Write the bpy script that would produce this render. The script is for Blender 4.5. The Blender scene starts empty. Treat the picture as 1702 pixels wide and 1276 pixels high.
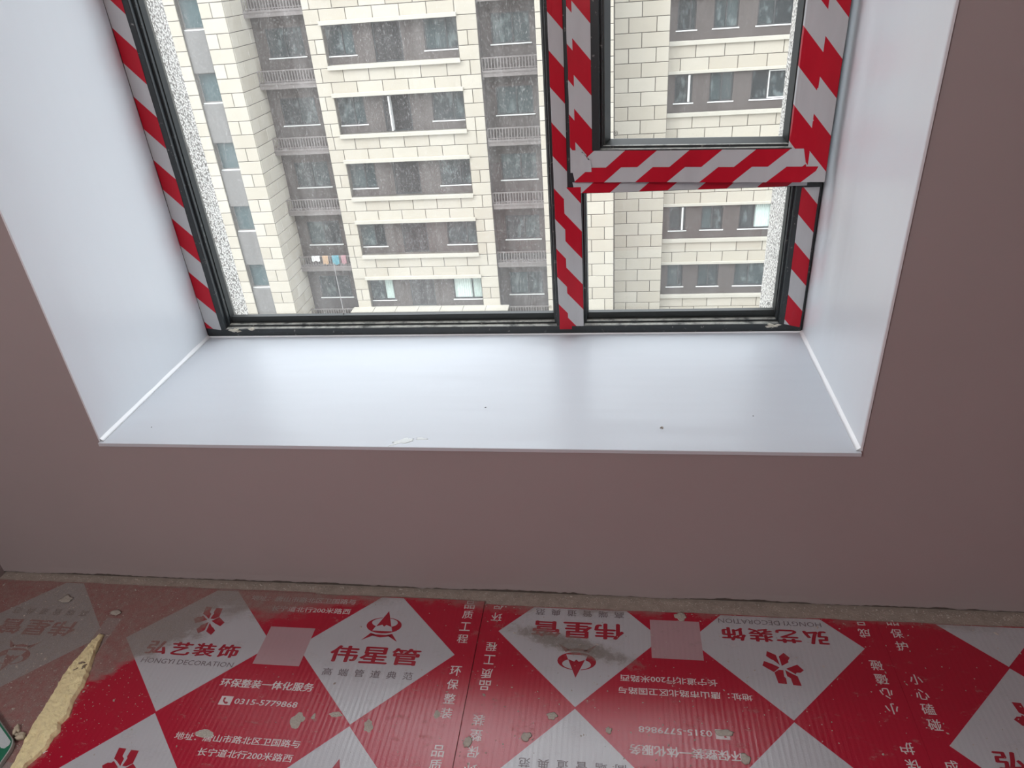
import bpy, bmesh, math, random
from mathutils import Vector, Matrix, noise
random.seed(7)
SC = bpy.context.scene
COL = SC.collection
# ------------------------------------------------------------------ camera, sky, lights, exposure
CF, CYAW, CPITCH, CROLL = 1207.72, 0.158881, 0.529936, -0.080056
CPOS = Vector((0.367923, -1.359667, 1.451745))
def cam_axes():
    cy, sy = math.cos(CYAW), math.sin(CYAW)
    fw = Vector((-sy*math.cos(CPITCH), cy*math.cos(CPITCH), -math.sin(CPITCH)))
    r = Vector((cy, sy, 0)); u = r.cross(fw)
    cr, sr = math.cos(CROLL), math.sin(CROLL)
    return cr*r+sr*u, -sr*r+cr*u, fw
CR, CU, CFW = cam_axes()
def project(P):
    d = Vector(P)-CPOS; z = d.dot(CFW)
    return 851+CF*d.dot(CR)/z, 638-CF*d.dot(CU)/z
cam = bpy.data.cameras.new('camera'); camo = bpy.data.objects.new('camera', cam); COL.objects.link(camo)
cam.sensor_fit = 'HORIZONTAL'; cam.sensor_width = 36.0; cam.lens = CF*36/1702
cam.clip_start = 0.02; cam.clip_end = 500
m3 = Matrix((CR, CU, -CFW)).transposed()
camo.matrix_world = Matrix.Translation(CPOS) @ m3.to_4x4()
SC.camera = camo

def node(nt, t, ins=None, **props):
    n = nt.nodes.new(t)
    for k, v in props.items(): setattr(n, k, v)
    for k, v in (ins or {}).items():
        if isinstance(v, bpy.types.NodeSocket): nt.links.new(v, n.inputs[k])
        else: n.inputs[k].default_value = v
    return n
def mth(nt, op, a, b=None, c=None, clamp=False):
    n = nt.nodes.new('ShaderNodeMath'); n.operation = op; n.use_clamp = clamp
    for i, v in enumerate((a, b, c)):
        if v is None: continue
        if isinstance(v, bpy.types.NodeSocket): nt.links.new(v, n.inputs[i])
        else: n.inputs[i].default_value = v
    return n.outputs[0]
def sstep(nt, v, lo, hi):
    n = node(nt, 'ShaderNodeMapRange', {'Value': v, 'From Min': lo, 'From Max': hi}, interpolation_type='SMOOTHSTEP')
    return n.outputs[0]
def mixc(nt, fac, a, b, blend='MIX'):
    n = nt.nodes.new('ShaderNodeMix'); n.data_type = 'RGBA'; n.blend_type = blend
    for i, v in ((0, fac), (6, a), (7, b)):
        if isinstance(v, bpy.types.NodeSocket): nt.links.new(v, n.inputs[i])
        else: n.inputs[i].default_value = v if i == 0 else (*v, 1) if len(v) == 3 else v
    return n.outputs[2]

# overcast sky: brighter towards the zenith, the same all round
w = bpy.data.worlds.new('overcast_sky'); SC.world = w; w.use_nodes = True
nt = w.node_tree; nt.nodes.clear()
tc = node(nt, 'ShaderNodeTexCoord'); sx = node(nt, 'ShaderNodeSeparateXYZ', {0: tc.outputs['Generated']})
up = mth(nt, 'MAXIMUM', sx.outputs[2], 0.0)
col = mixc(nt, up, (0.84, 0.91, 1.0), (0.93, 0.97, 1.0))
stg = mth(nt, 'MULTIPLY_ADD', up, 3.9, 2.0)
bg = node(nt, 'ShaderNodeBackground', {'Color': col, 'Strength': stg})
nt.links.new(bg.outputs[0], node(nt, 'ShaderNodeOutputWorld').inputs[0])

# unseen fill light added behind the camera to brighten walls and floor
def area(name, loc, size, power, color, target):
    l = bpy.data.lights.new(name, 'AREA'); l.shape = 'DISK'; l.size = size; l.energy = power; l.color = color
    o = bpy.data.objects.new(name, l); COL.objects.link(o); o.location = loc
    o.rotation_euler = (Vector(target)-Vector(loc)).to_track_quat('-Z', 'Y').to_euler()
    return o
area('room_fill', (-0.9, -2.8, 2.5), 1.0, 54.0, (1.0, 0.965, 0.955), (0.3, 0.0, 0.9))
# the sun behind thin cloud: very soft, from over our own roof and from the left
sl = bpy.data.lights.new('veiled_sun', 'SUN'); sl.energy = 1.6; sl.angle = math.radians(35); sl.color = (1.0, 0.97, 0.92)
slo = bpy.data.objects.new('veiled_sun', sl); COL.objects.link(slo); slo.rotation_euler = Vector((0.62, 0.55, -0.56)).to_track_quat('-Z', 'Y').to_euler()

SC.view_settings.view_transform = 'Standard'; SC.view_settings.look = 'None'
SC.view_settings.gamma = 1.0; SC.view_settings.exposure = 0.0
SC.view_settings.use_curve_mapping = False
try:
    SC.cycles.use_denoising = True; SC.cycles.max_bounces = 12; SC.cycles.diffuse_bounces = 6
    SC.cycles.transparent_max_bounces = 16; SC.cycles.caustics_reflective = False; SC.cycles.caustics_refractive = False
except Exception: pass

# ------------------------------------------------------------------ mesh helpers
class MB:
    def __init__(s): s.v = []; s.f = []; s.m = []; s.uv = None
    def add(s, vs, fs, mi=0):
        b = len(s.v); s.v += [tuple(p) for p in vs]
        for f in fs: s.f.append(tuple(i+b for i in f)); s.m.append(mi)
        return s
    def box(s, x0, x1, y0, y1, z0, z1, mi=0):
        return s.add([(x0,y0,z0),(x1,y0,z0),(x1,y1,z0),(x0,y1,z0),(x0,y0,z1),(x1,y0,z1),(x1,y1,z1),(x0,y1,z1)],
            [(0,3,2,1),(4,5,6,7),(0,1,5,4),(1,2,6,5),(2,3,7,6),(3,0,4,7)], mi)
    def ring(s, prof, rect, mp, mi=0, close=True):
        # mitred frame: prof = (inset, depth) points, rect = a0,a1,b0,b1, mp(a, depth, b) -> xyz
        a0,a1,b0,b1 = rect; vs = []; n = len(prof)
        for u, d in prof:
            for a, b in ((a0+u,b0+u),(a1-u,b0+u),(a1-u,b1-u),(a0+u,b1-u)): vs.append(mp(a,d,b))
        fs = []
        for i in range(n if close else n-1):
            j = (i+1) % n
            for k in range(4): fs.append((i*4+k, i*4+(k+1)%4, j*4+(k+1)%4, j*4+k))
        return s.add(vs, fs, mi)
    def prism(s, poly, z0, z1, mi=0):
        n = len(poly)
        return s.add([(x,y,z0) for x,y in poly]+[(x,y,z1) for x,y in poly],
            [tuple(range(n-1,-1,-1)), tuple(range(n,2*n))]+[(i,(i+1)%n,n+(i+1)%n,n+i) for i in range(n)], mi)
    def tube(s, pts, r, n=6, mi=0):
        pts = [Vector(p) for p in pts]; vs = []
        for i, p in enumerate(pts):
            d = (pts[min(i+1,len(pts)-1)]-pts[max(i-1,0)]).normalized()
            a = d.orthogonal().normalized(); b = d.cross(a)
            for k in range(n):
                t = 2*math.pi*k/n; vs.append(p+a*math.cos(t)*r+b*math.sin(t)*r)
        fs = []
        for i in range(len(pts)-1):
            for k in range(n): fs.append((i*n+k, i*n+(k+1)%n, (i+1)*n+(k+1)%n, (i+1)*n+k))
        fs += [tuple(range(n-1,-1,-1)), tuple(range((len(pts)-1)*n, len(pts)*n))]
        return s.add(vs, fs, mi)
    def lump(s, c, rx, ry, h, seed=0, seg=14, rings=4, rough=0.35, rot=0.0, mi=0):
        # flattish irregular lump resting on z = c.z
        vs = []; cx, cy, cz = c; ca, sa = math.cos(rot), math.sin(rot)
        for r in range(rings+1):
            t = r/rings
            for k in range(seg):
                a = 2*math.pi*k/seg
                q = noise.noise((math.cos(a)*1.7+seed*3.1, math.sin(a)*1.7, seed*1.3))
                q2 = noise.noise((math.cos(a)*3*t+seed*5.7, math.sin(a)*3*t, seed*2.1))
                rad = (1-0.98*t)*(1+rough*q*1.6)
                x, y = math.cos(a)*rad*rx, math.sin(a)*rad*ry
                vs.append((cx+x*ca-y*sa, cy+x*sa+y*ca, cz+h*math.sqrt(max(0,1-(1-t)**2))*(1+0.5*q2) if r else cz))
        fs = [(r*seg+k, r*seg+(k+1)%seg, (r+1)*seg+(k+1)%seg, (r+1)*seg+k) for r in range(rings) for k in range(seg)]
        fs.append(tuple(range(rings*seg, (rings+1)*seg))); fs.append(tuple(range(seg-1,-1,-1)))
        return s.add(vs, fs, mi)
WO = {}                                              # world origin of every object (none is rotated)
def meta(o, label=None, cat=None, group=None, kind=None):
    if label: o['label'] = label
    if cat: o['category'] = cat
    if group: o['group'] = group
    if kind: o['kind'] = kind
    return o
def empty(name, loc, **k):
    o = bpy.data.objects.new(name, None); COL.objects.link(o); o.empty_display_size = 0.1
    o.location = loc; WO[o] = Vector(loc); return meta(o, **k)
def mesh_of(name, mb, mats, origin, smooth=False):
    me = bpy.data.meshes.new(name)
    me.from_pydata([(x-origin.x, y-origin.y, z-origin.z) for x,y,z in mb.v], [], mb.f)
    for m in (mats if isinstance(mats, (list, tuple)) else [mats]): me.materials.append(m)
    if any(mb.m): me.polygons.foreach_set('material_index', mb.m)
    if mb.uv:
        ul = me.uv_layers.new(name='UVMap')
        for l in me.loops: ul.data[l.index].uv = mb.uv[l.vertex_index]
    if smooth: me.polygons.foreach_set('use_smooth', [True]*len(me.polygons))
    bm = bmesh.new(); bm.from_mesh(me); bmesh.ops.recalc_face_normals(bm, faces=bm.faces); bm.to_mesh(me); bm.free()
    me.update(); return me
def obj(name, mb, mats, parent=None, smooth=False, bevel=0, origin=None, **k):
    xs, ys, zs = zip(*mb.v)
    if origin is None: origin = Vector(((min(xs)+max(xs))/2, (min(ys)+max(ys))/2, min(zs)))
    o = bpy.data.objects.new(name, mesh_of(name, mb, mats, origin, smooth)); COL.objects.link(o)
    WO[o] = Vector(origin)
    if parent: o.parent = parent; o.location = origin-WO[parent]
    else: o.location = origin
    if bevel:
        b = o.modifiers.new('bevel', 'BEVEL'); b.width = bevel; b.segments = 2; b.limit_method = 'ANGLE'; b.angle_limit = 0.6
    return meta(o, **k)

# ------------------------------------------------------------------ materials
def new_mat(name):
    m = bpy.data.materials.new(name); m.use_nodes = True; nt = m.node_tree; nt.nodes.clear()
    out = node(nt, 'ShaderNodeOutputMaterial'); b = node(nt, 'ShaderNodeBsdfPrincipled')
    nt.links.new(b.outputs[0], out.inputs[0]); return m, nt, b, out
def pos(nt): return node(nt, 'ShaderNodeNewGeometry').outputs['Position']
def noise_t(nt, vec, scale, detail=4, rough=0.55):
    return node(nt, 'ShaderNodeTexNoise', {'Vector': vec, 'Scale': scale, 'Detail': detail, 'Roughness': rough}).outputs[0]
def scaled(nt, vec, s): return node(nt, 'ShaderNodeVectorMath', {0: vec, 1: s}, operation='MULTIPLY').outputs[0]
def bump(nt, b, h, strength, dist):
    nt.links.new(node(nt, 'ShaderNodeBump', {'Height': h, 'Strength': strength, 'Distance': dist}).outputs[0], b.inputs['Normal'])
def simple(name, col, rough=0.5, var=0.0, vscale=20, bs=0.0, bscale=100, bdist=0.002, metal=0.0, spec=0.5, coat=0.0):
    m, nt, b, _ = new_mat(name)
    b.inputs['Roughness'].default_value = rough; b.inputs['Metallic'].default_value = metal
    b.inputs['Specular IOR Level'].default_value = spec; b.inputs['Coat Weight'].default_value = coat
    b.inputs['Base Color'].default_value = (*col, 1)
    p = pos(nt)
    if var:
        n = noise_t(nt, p, vscale)
        nt.links.new(mixc(nt, n, tuple(c*(1-var) for c in col), tuple(min(1,c*(1+var)) for c in col)), b.inputs['Base Color'])
    if bs: bump(nt, b, noise_t(nt, p, bscale), bs, bdist)
    return m
M = {}
M['wall'] = simple('taupe_wall_paint', (0.355, 0.302, 0.300), 0.7, 0.05, 3, 0.08, 60, 0.002)
M['room'] = simple('room_paint', (0.66, 0.64, 0.63), 0.8, 0.04, 3)
M['concrete'] = simple('dusty_screed', (0.33, 0.28, 0.24), 0.95, 0.35, 40, 0.5, 180, 0.004)
M['plaster_edge'] = simple('dark_gap_shade', (0.10, 0.08, 0.07), 0.95, 0.3, 80, 0.4, 200, 0.003)  # near-black: shade of the gap under the plaster put into the colour
def panel_mat(name, col, rough, spec=0.42):
    m, nt, b, _ = new_mat(name); p = pos(nt)
    b.inputs['Base Color'].default_value = (*col, 1); b.inputs['Roughness'].default_value = rough
    b.inputs['Specular IOR Level'].default_value = spec
    n = noise_t(nt, scaled(nt, p, (1.2, 5.0, 0.25)), 1.5, 2)
    bump(nt, b, n, 0.25, 0.02)
    return m
M['sill'] = panel_mat('white_stone_sill_dim', (0.58, 0.61, 0.65), 0.30, 0.22)  # same stone as the jambs, toned down where the window overlights it
M['jamb'] = panel_mat('white_stone_jamb_lit', (0.77, 0.80, 0.83), 0.28)  # same stone as the sill, extra brightness put into its colour
M['caulk'] = simple('white_caulk', (0.95, 0.96, 0.97), 0.35)
def frame_mat():
    m, nt, b, _ = new_mat('dark_green_grey_aluminium'); p = pos(nt)
    d = sstep(nt, noise_t(nt, p, 60, 6, 0.7), 0.60, 0.72)
    nz = node(nt, 'ShaderNodeSeparateXYZ', {0: node(nt, 'ShaderNodeNewGeometry').outputs['True Normal']}).outputs[2]
    d = mth(nt, 'MAXIMUM', mth(nt, 'MULTIPLY', d, 0.7), mth(nt, 'MULTIPLY', sstep(nt, nz, 0.6, 0.9), sstep(nt, noise_t(nt, p, 35, 5, 0.7), 0.25, 0.6)))
    nt.links.new(mixc(nt, d, (0.026, 0.031, 0.033), (0.46, 0.46, 0.42)), b.inputs['Base Color'])
    nt.links.new(mth(nt, 'MULTIPLY_ADD', d, 0.4, 0.32), b.inputs['Roughness']); return m
M['frame'] = frame_mat()
M['gasket'] = simple('black_gasket', (0.022, 0.026, 0.025), 0.45, 0.2, 80)
def tape_mat():
    m, nt, b, _ = new_mat('barrier_tape_print')
    uv = node(nt, 'ShaderNodeUVMap').outputs[0]; s = node(nt, 'ShaderNodeSeparateXYZ', {0: uv})
    fr = mth(nt, 'FRACT', s.outputs[0]); red = mth(nt, 'LESS_THAN', fr, 0.5)
    n = noise_t(nt, scaled(nt, pos(nt), (30, 30, 6)), 1.0, 3)
    wht = mixc(nt, n, (0.46, 0.47, 0.48), (0.56, 0.57, 0.58)); rd = mixc(nt, n, (0.42, 0.004, 0.018), (0.56, 0.008, 0.026))
    nt.links.new(mixc(nt, red, wht, rd), b.inputs['Base Color'])
    b.inputs['Roughness'].default_value = 0.33; b.inputs['Specular IOR Level'].default_value = 0.35
    bump(nt, b, noise_t(nt, scaled(nt, pos(nt), (40, 40, 12)), 1.0, 3), 0.25, 0.003)
    return m
M['tape'] = tape_mat()
def glass_mat(name, veil, dots, streak):
    m, nt, b, out = new_mat(name); nt.nodes.remove(b); p = pos(nt)
    tr = node(nt, 'ShaderNodeBsdfTransparent', {'Color': (0.985, 0.99, 0.987, 1)})
    gl = node(nt, 'ShaderNodeBsdfGlossy', {'Color': (1,1,1,1), 'Roughness': 0.02})
    bk = node(nt, 'ShaderNodeNewGeometry').outputs['Backfacing']
    fz = node(nt, 'ShaderNodeFresnel', {'IOR': mth(nt, 'MULTIPLY_ADD', bk, 1/1.4-1.4, 1.4)})
    g = node(nt, 'ShaderNodeMixShader', {0: fz.outputs[0], 1: tr.outputs[0], 2: gl.outputs[0]})
    df = node(nt, 'ShaderNodeBsdfDiffuse', {'Color': (0.75, 0.74, 0.72, 1)})
    tl = node(nt, 'ShaderNodeBsdfTranslucent', {'Color': (0.75, 0.74, 0.72, 1)})
    du = node(nt, 'ShaderNodeAddShader', {0: df.outputs[0], 1: tl.outputs[0]})
    d = sstep(nt, noise_t(nt, scaled(nt, p, (1, 1, 0.45)), 330, 2, 0.6), 0.56, 0.70)
    k = sstep(nt, noise_t(nt, scaled(nt, p, (14, 1, 0.9)), 1.5, 4, 0.6), 0.35, 0.75)
    f = mth(nt, 'ADD', mth(nt, 'MULTIPLY_ADD', d, dots, veil), mth(nt, 'MULTIPLY', k, streak), clamp=True)
    x = node(nt, 'ShaderNodeMixShader', {0: f, 1: g.outputs[0], 2: du.outputs[0]})
    nt.links.new(x.outputs[0], out.inputs[0]); return m
M['glass_dirty'] = glass_mat('dusty_rain_marked_glass', 0.022, 0.10, 0.035)
M['glass_clean'] = glass_mat('lightly_dusty_glass', 0.02, 0.05, 0.02)
def stucco():
    m, nt, b, _ = new_mat('roughcast_stucco'); p = pos(nt)
    v = node(nt, 'ShaderNodeTexVoronoi', {'Vector': p, 'Scale': 150.0}).outputs['Distance']
    n = noise_t(nt, p, 120, 4, 0.7)
    c = mixc(nt, sstep(nt, v, 0.32, 0.85), (0.90, 0.87, 0.82), (0.22, 0.20, 0.18))
    c = mixc(nt, sstep(nt, n, 0.58, 0.66), c, (0.16, 0.15, 0.14))
    nt.links.new(c, b.inputs['Base Color']); b.inputs['Roughness'].default_value = 0.9
    bump(nt, b, v, 1.0, 0.006); return m
M['stucco'] = stucco()
def stone_mat():
    m, nt, b, _ = new_mat('cream_stone_cladding')
    oi = node(nt, 'ShaderNodeObjectInfo').outputs['Random']; g = node(nt, 'ShaderNodeNewGeometry')
    r = mth(nt, 'FRACT', mth(nt, 'ADD', oi, g.outputs['Random Per Island']))
    n = noise_t(nt, scaled(nt, g.outputs['Position'], (1.5, 1.5, 5)), 1.2, 5)
    c = mixc(nt, r, (0.44, 0.40, 0.33), (0.53, 0.495, 0.425))
    c = mixc(nt, mth(nt, 'MULTIPLY', n, 0.45), c, (0.39, 0.355, 0.295))
    nt.links.new(c, b.inputs['Base Color']); b.inputs['Roughness'].default_value = 0.75; return m
M['stone'] = stone_mat()
M['joint'] = simple('grey_joint_mortar', (0.12, 0.11, 0.093), 0.9, 0.2, 4)
M['ledge'] = simple('pale_ledge_stone', (0.485, 0.46, 0.40), 0.8, 0.08, 2)
M['brown'] = simple('brown_render', (0.095, 0.082, 0.078), 0.85, 0.12, 3)
M['greypanel'] = simple('grey_spandrel_panel', (0.175, 0.171, 0.166), 0.7, 0.06, 2)
M['bframe'] = simple('dark_window_frame', (0.05, 0.055, 0.06), 0.4)
M['bsill'] = simple('white_window_sill', (0.78, 0.79, 0.78), 0.6)
M['rail'] = simple('brown_grey_balcony_metal', (0.20, 0.18, 0.174), 0.6)
M['dark'] = simple('dark_room_opening', (0.03, 0.029, 0.03), 0.7)
def bglass():
    m, nt, b, _ = new_mat('far_window_glass'); oi = node(nt, 'ShaderNodeObjectInfo').outputs['Random']
    n = noise_t(nt, scaled(nt, pos(nt), (2.2, 1, 1.2)), 1.4, 3)
    c = mixc(nt, oi, (0.02, 0.026, 0.03), (0.06, 0.085, 0.09))
    c = mixc(nt, sstep(nt, n, 0.5, 0.72), c, (0.13, 0.16, 0.165))
    nt.links.new(c, b.inputs['Base Color']); b.inputs['Roughness'].default_value = 0.12; return m
M['bglass'] = bglass()
M['bglass_teal'] = simple('teal_stair_glass', (0.07, 0.112, 0.12), 0.15, 0.25, 1.5)
M['curtain'] = simple('pale_blue_green_curtain', (0.60, 0.70, 0.67), 0.9, 0.1, 8)
M['ground'] = simple('paved_ground', (0.30, 0.30, 0.28), 0.9, 0.2, 0.3)
# floor sheets: print colours under site dust that lies where it was not swept
def dusty(name, col, rough, ridges=True):
    m, nt, b, _ = new_mat(name); p = pos(nt); s = node(nt, 'ShaderNodeSeparateXYZ', {0: p}); X, Y = s.outputs[0], s.outputs[1]
    n1 = noise_t(nt, p, 9, 5, 0.65); n2 = noise_t(nt, p, 60, 5, 0.7); n3 = noise_t(nt, scaled(nt, p, (9, 38, 1)), 1.0, 4, 0.7)
    jit = mth(nt, 'ADD', mth(nt, 'MULTIPLY_ADD', n1, 0.22, -0.11), mth(nt, 'MULTIPLY_ADD', n3, 0.10, -0.05))
    xa = mth(nt, 'ADD', X, jit); ya = mth(nt, 'ADD', Y, mth(nt, 'MULTIPLY', jit, 0.6))
    # left strip: dust to about x = -0.86, more (to -0.62) close to the wall
    lim = mth(nt, 'MULTIPLY_ADD', sstep(nt, Y, -0.36, -0.16), 0.20, -0.885)
    dl = sstep(nt, mth(nt, 'SUBTRACT', lim, xa), -0.02, 0.035)
    wl = mth(nt, 'MULTIPLY_ADD', sstep(nt, X, -0.25, -0.55), -0.07, -0.062)
    dw = sstep(nt, mth(nt, 'SUBTRACT', ya, wl), -0.01, 0.05)
    # a swept smear of cement dust over the third strip
    ex = mth(nt, 'DIVIDE', mth(nt, 'SUBTRACT', X, 0.27), 0.20); ey = mth(nt, 'DIVIDE', mth(nt, 'SUBTRACT', mth(nt, 'MULTIPLY_ADD', X, 0.28, Y), -0.085), 0.035)
    ee = mth(nt, 'SQRT', mth(nt, 'ADD', mth(nt, 'MULTIPLY', ex, ex), mth(nt, 'MULTIPLY', ey, ey)))
    dm = mth(nt, 'MULTIPLY', sstep(nt, mth(nt, 'ADD', ee, mth(nt, 'MULTIPLY_ADD', n2, 1.5, -0.75)), 1.0, 0.35), 0.95)
    sp = mth(nt, 'MULTIPLY', sstep(nt, noise_t(nt, scaled(nt, p, (1, 1.8, 1)), 15, 7, 0.75), 0.56, 0.74), 0.45)
    d = mth(nt, 'MAXIMUM', mth(nt, 'MAXIMUM', mth(nt, 'MULTIPLY', dl, 0.84), mth(nt, 'MULTIPLY', dw, 0.85)), mth(nt, 'MAXIMUM', dm, sp))
    d = mth(nt, 'MULTIPLY', d, mth(nt, 'MULTIPLY_ADD', n2, 0.7, 0.55), clamp=True)
    n4 = noise_t(nt, p, 330, 3, 0.8); dustc = mixc(nt, mth(nt, 'MULTIPLY_ADD', n4, 1.6, mth(nt, 'MULTIPLY_ADD', n2, 0.8, -0.7), clamp=True), (0.12, 0.095, 0.078), (0.33, 0.285, 0.25))
    dustc = mixc(nt, dm, dustc, mixc(nt, n4, (0.10, 0.09, 0.075), (0.30, 0.275, 0.24)))
    nt.links.new(mixc(nt, d, col, dustc), b.inputs['Base Color'])
    nt.links.new(mth(nt, 'MULTIPLY_ADD', d, 0.55, rough, clamp=True), b.inputs['Roughness'])
    b.inputs['Specular IOR Level'].default_value = 0.68
    wv = node(nt, 'ShaderNodeTexWave', {'Vector': p, 'Scale': 26.0, 'Distortion': 0.6, 'Detail': 1.0}, bands_direction='X').outputs[1]
    stv = noise_t(nt, scaled(nt, p, (120, 5, 1)), 1.0, 4, 0.7)
    h = mth(nt, 'MULTIPLY_ADD', wv, 0.3, mth(nt, 'MULTIPLY_ADD', stv, 0.9, mth(nt, 'MULTIPLY', noise_t(nt, p, 420, 2, 0.6), 0.40)))
    h = mth(nt, 'ADD', h, mth(nt, 'MULTIPLY', d, 0.6))
    bump(nt, b, h, 0.4, 0.0014); return m
M['f_red'] = dusty('red_sheet_print', (0.39, 0.005, 0.026), 0.20)
M['f_white'] = dusty('white_sheet_print', (0.46, 0.46, 0.485), 0.20)
M['f_square'] = dusty('pinkish_square_print', (0.42, 0.27, 0.29), 0.32)
M['f_text_red'] = dusty('dark_red_sheet_print', (0.33, 0.008, 0.024), 0.32)
M['f_text_grey'] = dusty('grey_sheet_print', (0.16, 0.13, 0.14), 0.32)
M['f_text_white'] = dusty('white_lettering_print', (0.62, 0.56, 0.56), 0.32)
M['mortar'] = simple('dry_grey_mortar', (0.42, 0.385, 0.335), 0.95, 0.35, 220, 0.6, 400, 0.002)
M['rubble'] = simple('plaster_rubble', (0.42, 0.37, 0.33), 0.95, 0.4, 100)
M['foam'] = simple('yellow_dry_foam', (0.86, 0.71, 0.41), 0.85, 0.25, 70, 0.8, 160, 0.004)
M['speck'] = simple('dark_speck', (0.06, 0.06, 0.06), 0.8)
M['paper'] = simple('white_scrap', (0.75, 0.74, 0.72), 0.8)
M['plasterwhite'] = simple('dried_plaster', (0.62, 0.59, 0.50), 0.9, 0.3, 150, 0.6, 300, 0.003)
M['can_green'] = simple('green_can_enamel', (0.02, 0.16, 0.09), 0.35)
M['can_label'] = simple('grey_can_label', (0.50, 0.54, 0.55), 0.5, 0.2, 300)
M['can_metal'] = simple('dull_can_rim', (0.45, 0.47, 0.45), 0.4, 0.1, 50, metal=0.6)
M['mark'] = simple('dark_glass_mark', (0.03, 0.03, 0.03), 0.5)
for nm, c in (('cloth_white', (0.75,0.75,0.74)), ('cloth_orange', (0.52,0.36,0.24)), ('cloth_teal', (0.10,0.30,0.36)), ('cloth_rose', (0.40,0.22,0.24))):
    M[nm] = simple(nm, c, 0.9, 0.1, 6)

# ------------------------------------------------------------------ room shell
XL, XR, YB, HC, RV = -1.397, 3.1, -4.2, 2.7, 0.9
ZS = 0.480
mb = MB().box(XL-0.2, -RV-0.0048, 0, 0.645, 0.03, HC).box(RV+0.0048, XR+0.2, 0, 0.645, 0.03, HC)
mb.box(-RV-0.0048, RV+0.0048, 0, 0.56, 0.03, ZS-0.0105).box(-RV-0.0048, RV+0.0048, 0, 0.645, 2.44, HC)
wall_front = obj('wall_front', mb, M['wall'], kind='structure')
# ragged lower edge of the plaster, the gap's shade painted on the foot under it
n = 700; vs = []; fs = []
for i in range(n+1):
    x = XL+(XR-XL)*i/n
    zb = 0.0085+0.007*noise.noise((x*3.1, 0.3, 0))+0.004*noise.noise((x*17, 2.3, 0))+0.003*noise.noise((x*75, 5.3, 0))
    yo = -0.0015*abs(noise.noise((x*9, 7.7, 0)))
    vs += [(x, 0.0, 0.031), (x, yo-0.0006, zb+0.003), (x, yo, zb), (x, 0.02, zb)]
    if i:
        for k in range(3): fs.append(((i-1)*4+k, i*4+k, i*4+k+1, (i-1)*4+k+1))
obj('plaster_edge', MB().add(vs, fs), M['wall'], wall_front, label='ragged lower plaster edge')
obj('masonry_foot', MB().box(XL-0.2, XR+0.2, 0.004, 0.56, -0.02, 0.0309), M['plaster_edge'], wall_front, label='masonry foot coloured dark as gap shade')
obj('wall_left', MB().box(XL-0.2, XL, YB, 0, -0.02, HC), M['wall'], kind='structure')
obj('wall_right', MB().box(XR, XR+0.2, YB, 0, -0.02, HC), M['room'], kind='structure')
obj('wall_back', MB().box(XL-0.2, XR+0.2, YB-0.2, YB, -0.02, HC), M['room'], kind='structure')
obj('ceiling', MB().box(XL-0.2, XR+0.2, YB-0.2, 0.645, HC, HC+0.2), M['room'], kind='structure')
obj('floor', MB().box(XL-0.2, XR+0.2, YB-0.2, 0.56, -0.2, 0.0), M['concrete'], kind='structure')
# outer leaf of our own building with the roughcast reveals seen through the glass
mb = MB().box(-34, -0.862, 0.655, 0.772, -42, 13).box(0.836, 34, 0.655, 0.850, -42, 13)
mb.box(-0.862, 0.836, 0.655, 0.77, -42, 0.440).box(-0.862, 0.836, 0.655, 0.77, 2.40, 13)
obj('wall_exterior', mb, M['stucco'], kind='structure', label='pale speckled roughcast outside the window')
# stone lining of the window recess
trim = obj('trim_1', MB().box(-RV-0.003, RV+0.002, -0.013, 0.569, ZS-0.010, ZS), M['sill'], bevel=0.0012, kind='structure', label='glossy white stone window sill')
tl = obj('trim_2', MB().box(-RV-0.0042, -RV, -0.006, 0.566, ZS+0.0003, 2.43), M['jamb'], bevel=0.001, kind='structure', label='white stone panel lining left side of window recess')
def bow(y, z):                                   # shallow bulge shaped in beside the frame to catch a bright streak of light
    k = min(1.0, max(0.0, (z-ZS-0.03)/0.5)); g = lambda c, w_: math.exp(-((y-c)/w_)**2)
    return k*(-0.012*g(0.425, 0.050))
vs = []; ny, nz = 60, 24
for j in range(nz+1):
    z = ZS+0.0003+(2.43-ZS)*j/nz
    vs.append((RV+0.0042, -0.006, z))
    for i in range(ny+1):
        y = -0.006+0.572*i/ny; vs.append((RV+bow(y, z), y, z))
    vs.append((RV+0.0042, 0.566, z))
m = ny+3
fs = [(j*m+i, j*m+i+1, (j+1)*m+i+1, (j+1)*m+i) for j in range(nz) for i in range(m-1)]
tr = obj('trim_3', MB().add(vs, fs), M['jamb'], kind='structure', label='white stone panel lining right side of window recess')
for p_ in tr.data.polygons: p_.use_smooth = abs(p_.normal.x) > 0.7
obj('trim_4', MB().box(-RV-0.0042, RV+0.0042, -0.006, 0.566, 2.43, 2.44), M['jamb'], kind='structure', label='white stone panel over the window recess')
for sgn, par in ((-1, tl), (1, tr)):
    x = sgn*RV; vs = []; n = 24
    for i in range(n+1):
        y = -0.004+0.57*i/n; r = 0.0085+0.0014*noise.noise((y*14, sgn*3.0, 1))
        vs += [(x, y, ZS), (x-sgn*r, y, ZS+0.0003), (x-sgn*r*0.45, y, ZS+r*0.45), (x, y, ZS+r)]
    fs = [((i)*4+k, i*4+k+1, (i+1)*4+k+1, (i+1)*4+k) for i in range(n) for k in range(3)]
    obj('caulk_bead', MB().add(vs, fs), M['caulk'], par, smooth=True, label='bright white caulk bead')
obj('caulk_bead', MB().tube([(-RV+0.003, 0.567, ZS+0.001), (0, 0.567, ZS+0.001), (RV-0.003, 0.567, ZS+0.001)], 0.003), M['caulk'], trim, label='pale caulk line under window frame')

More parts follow.
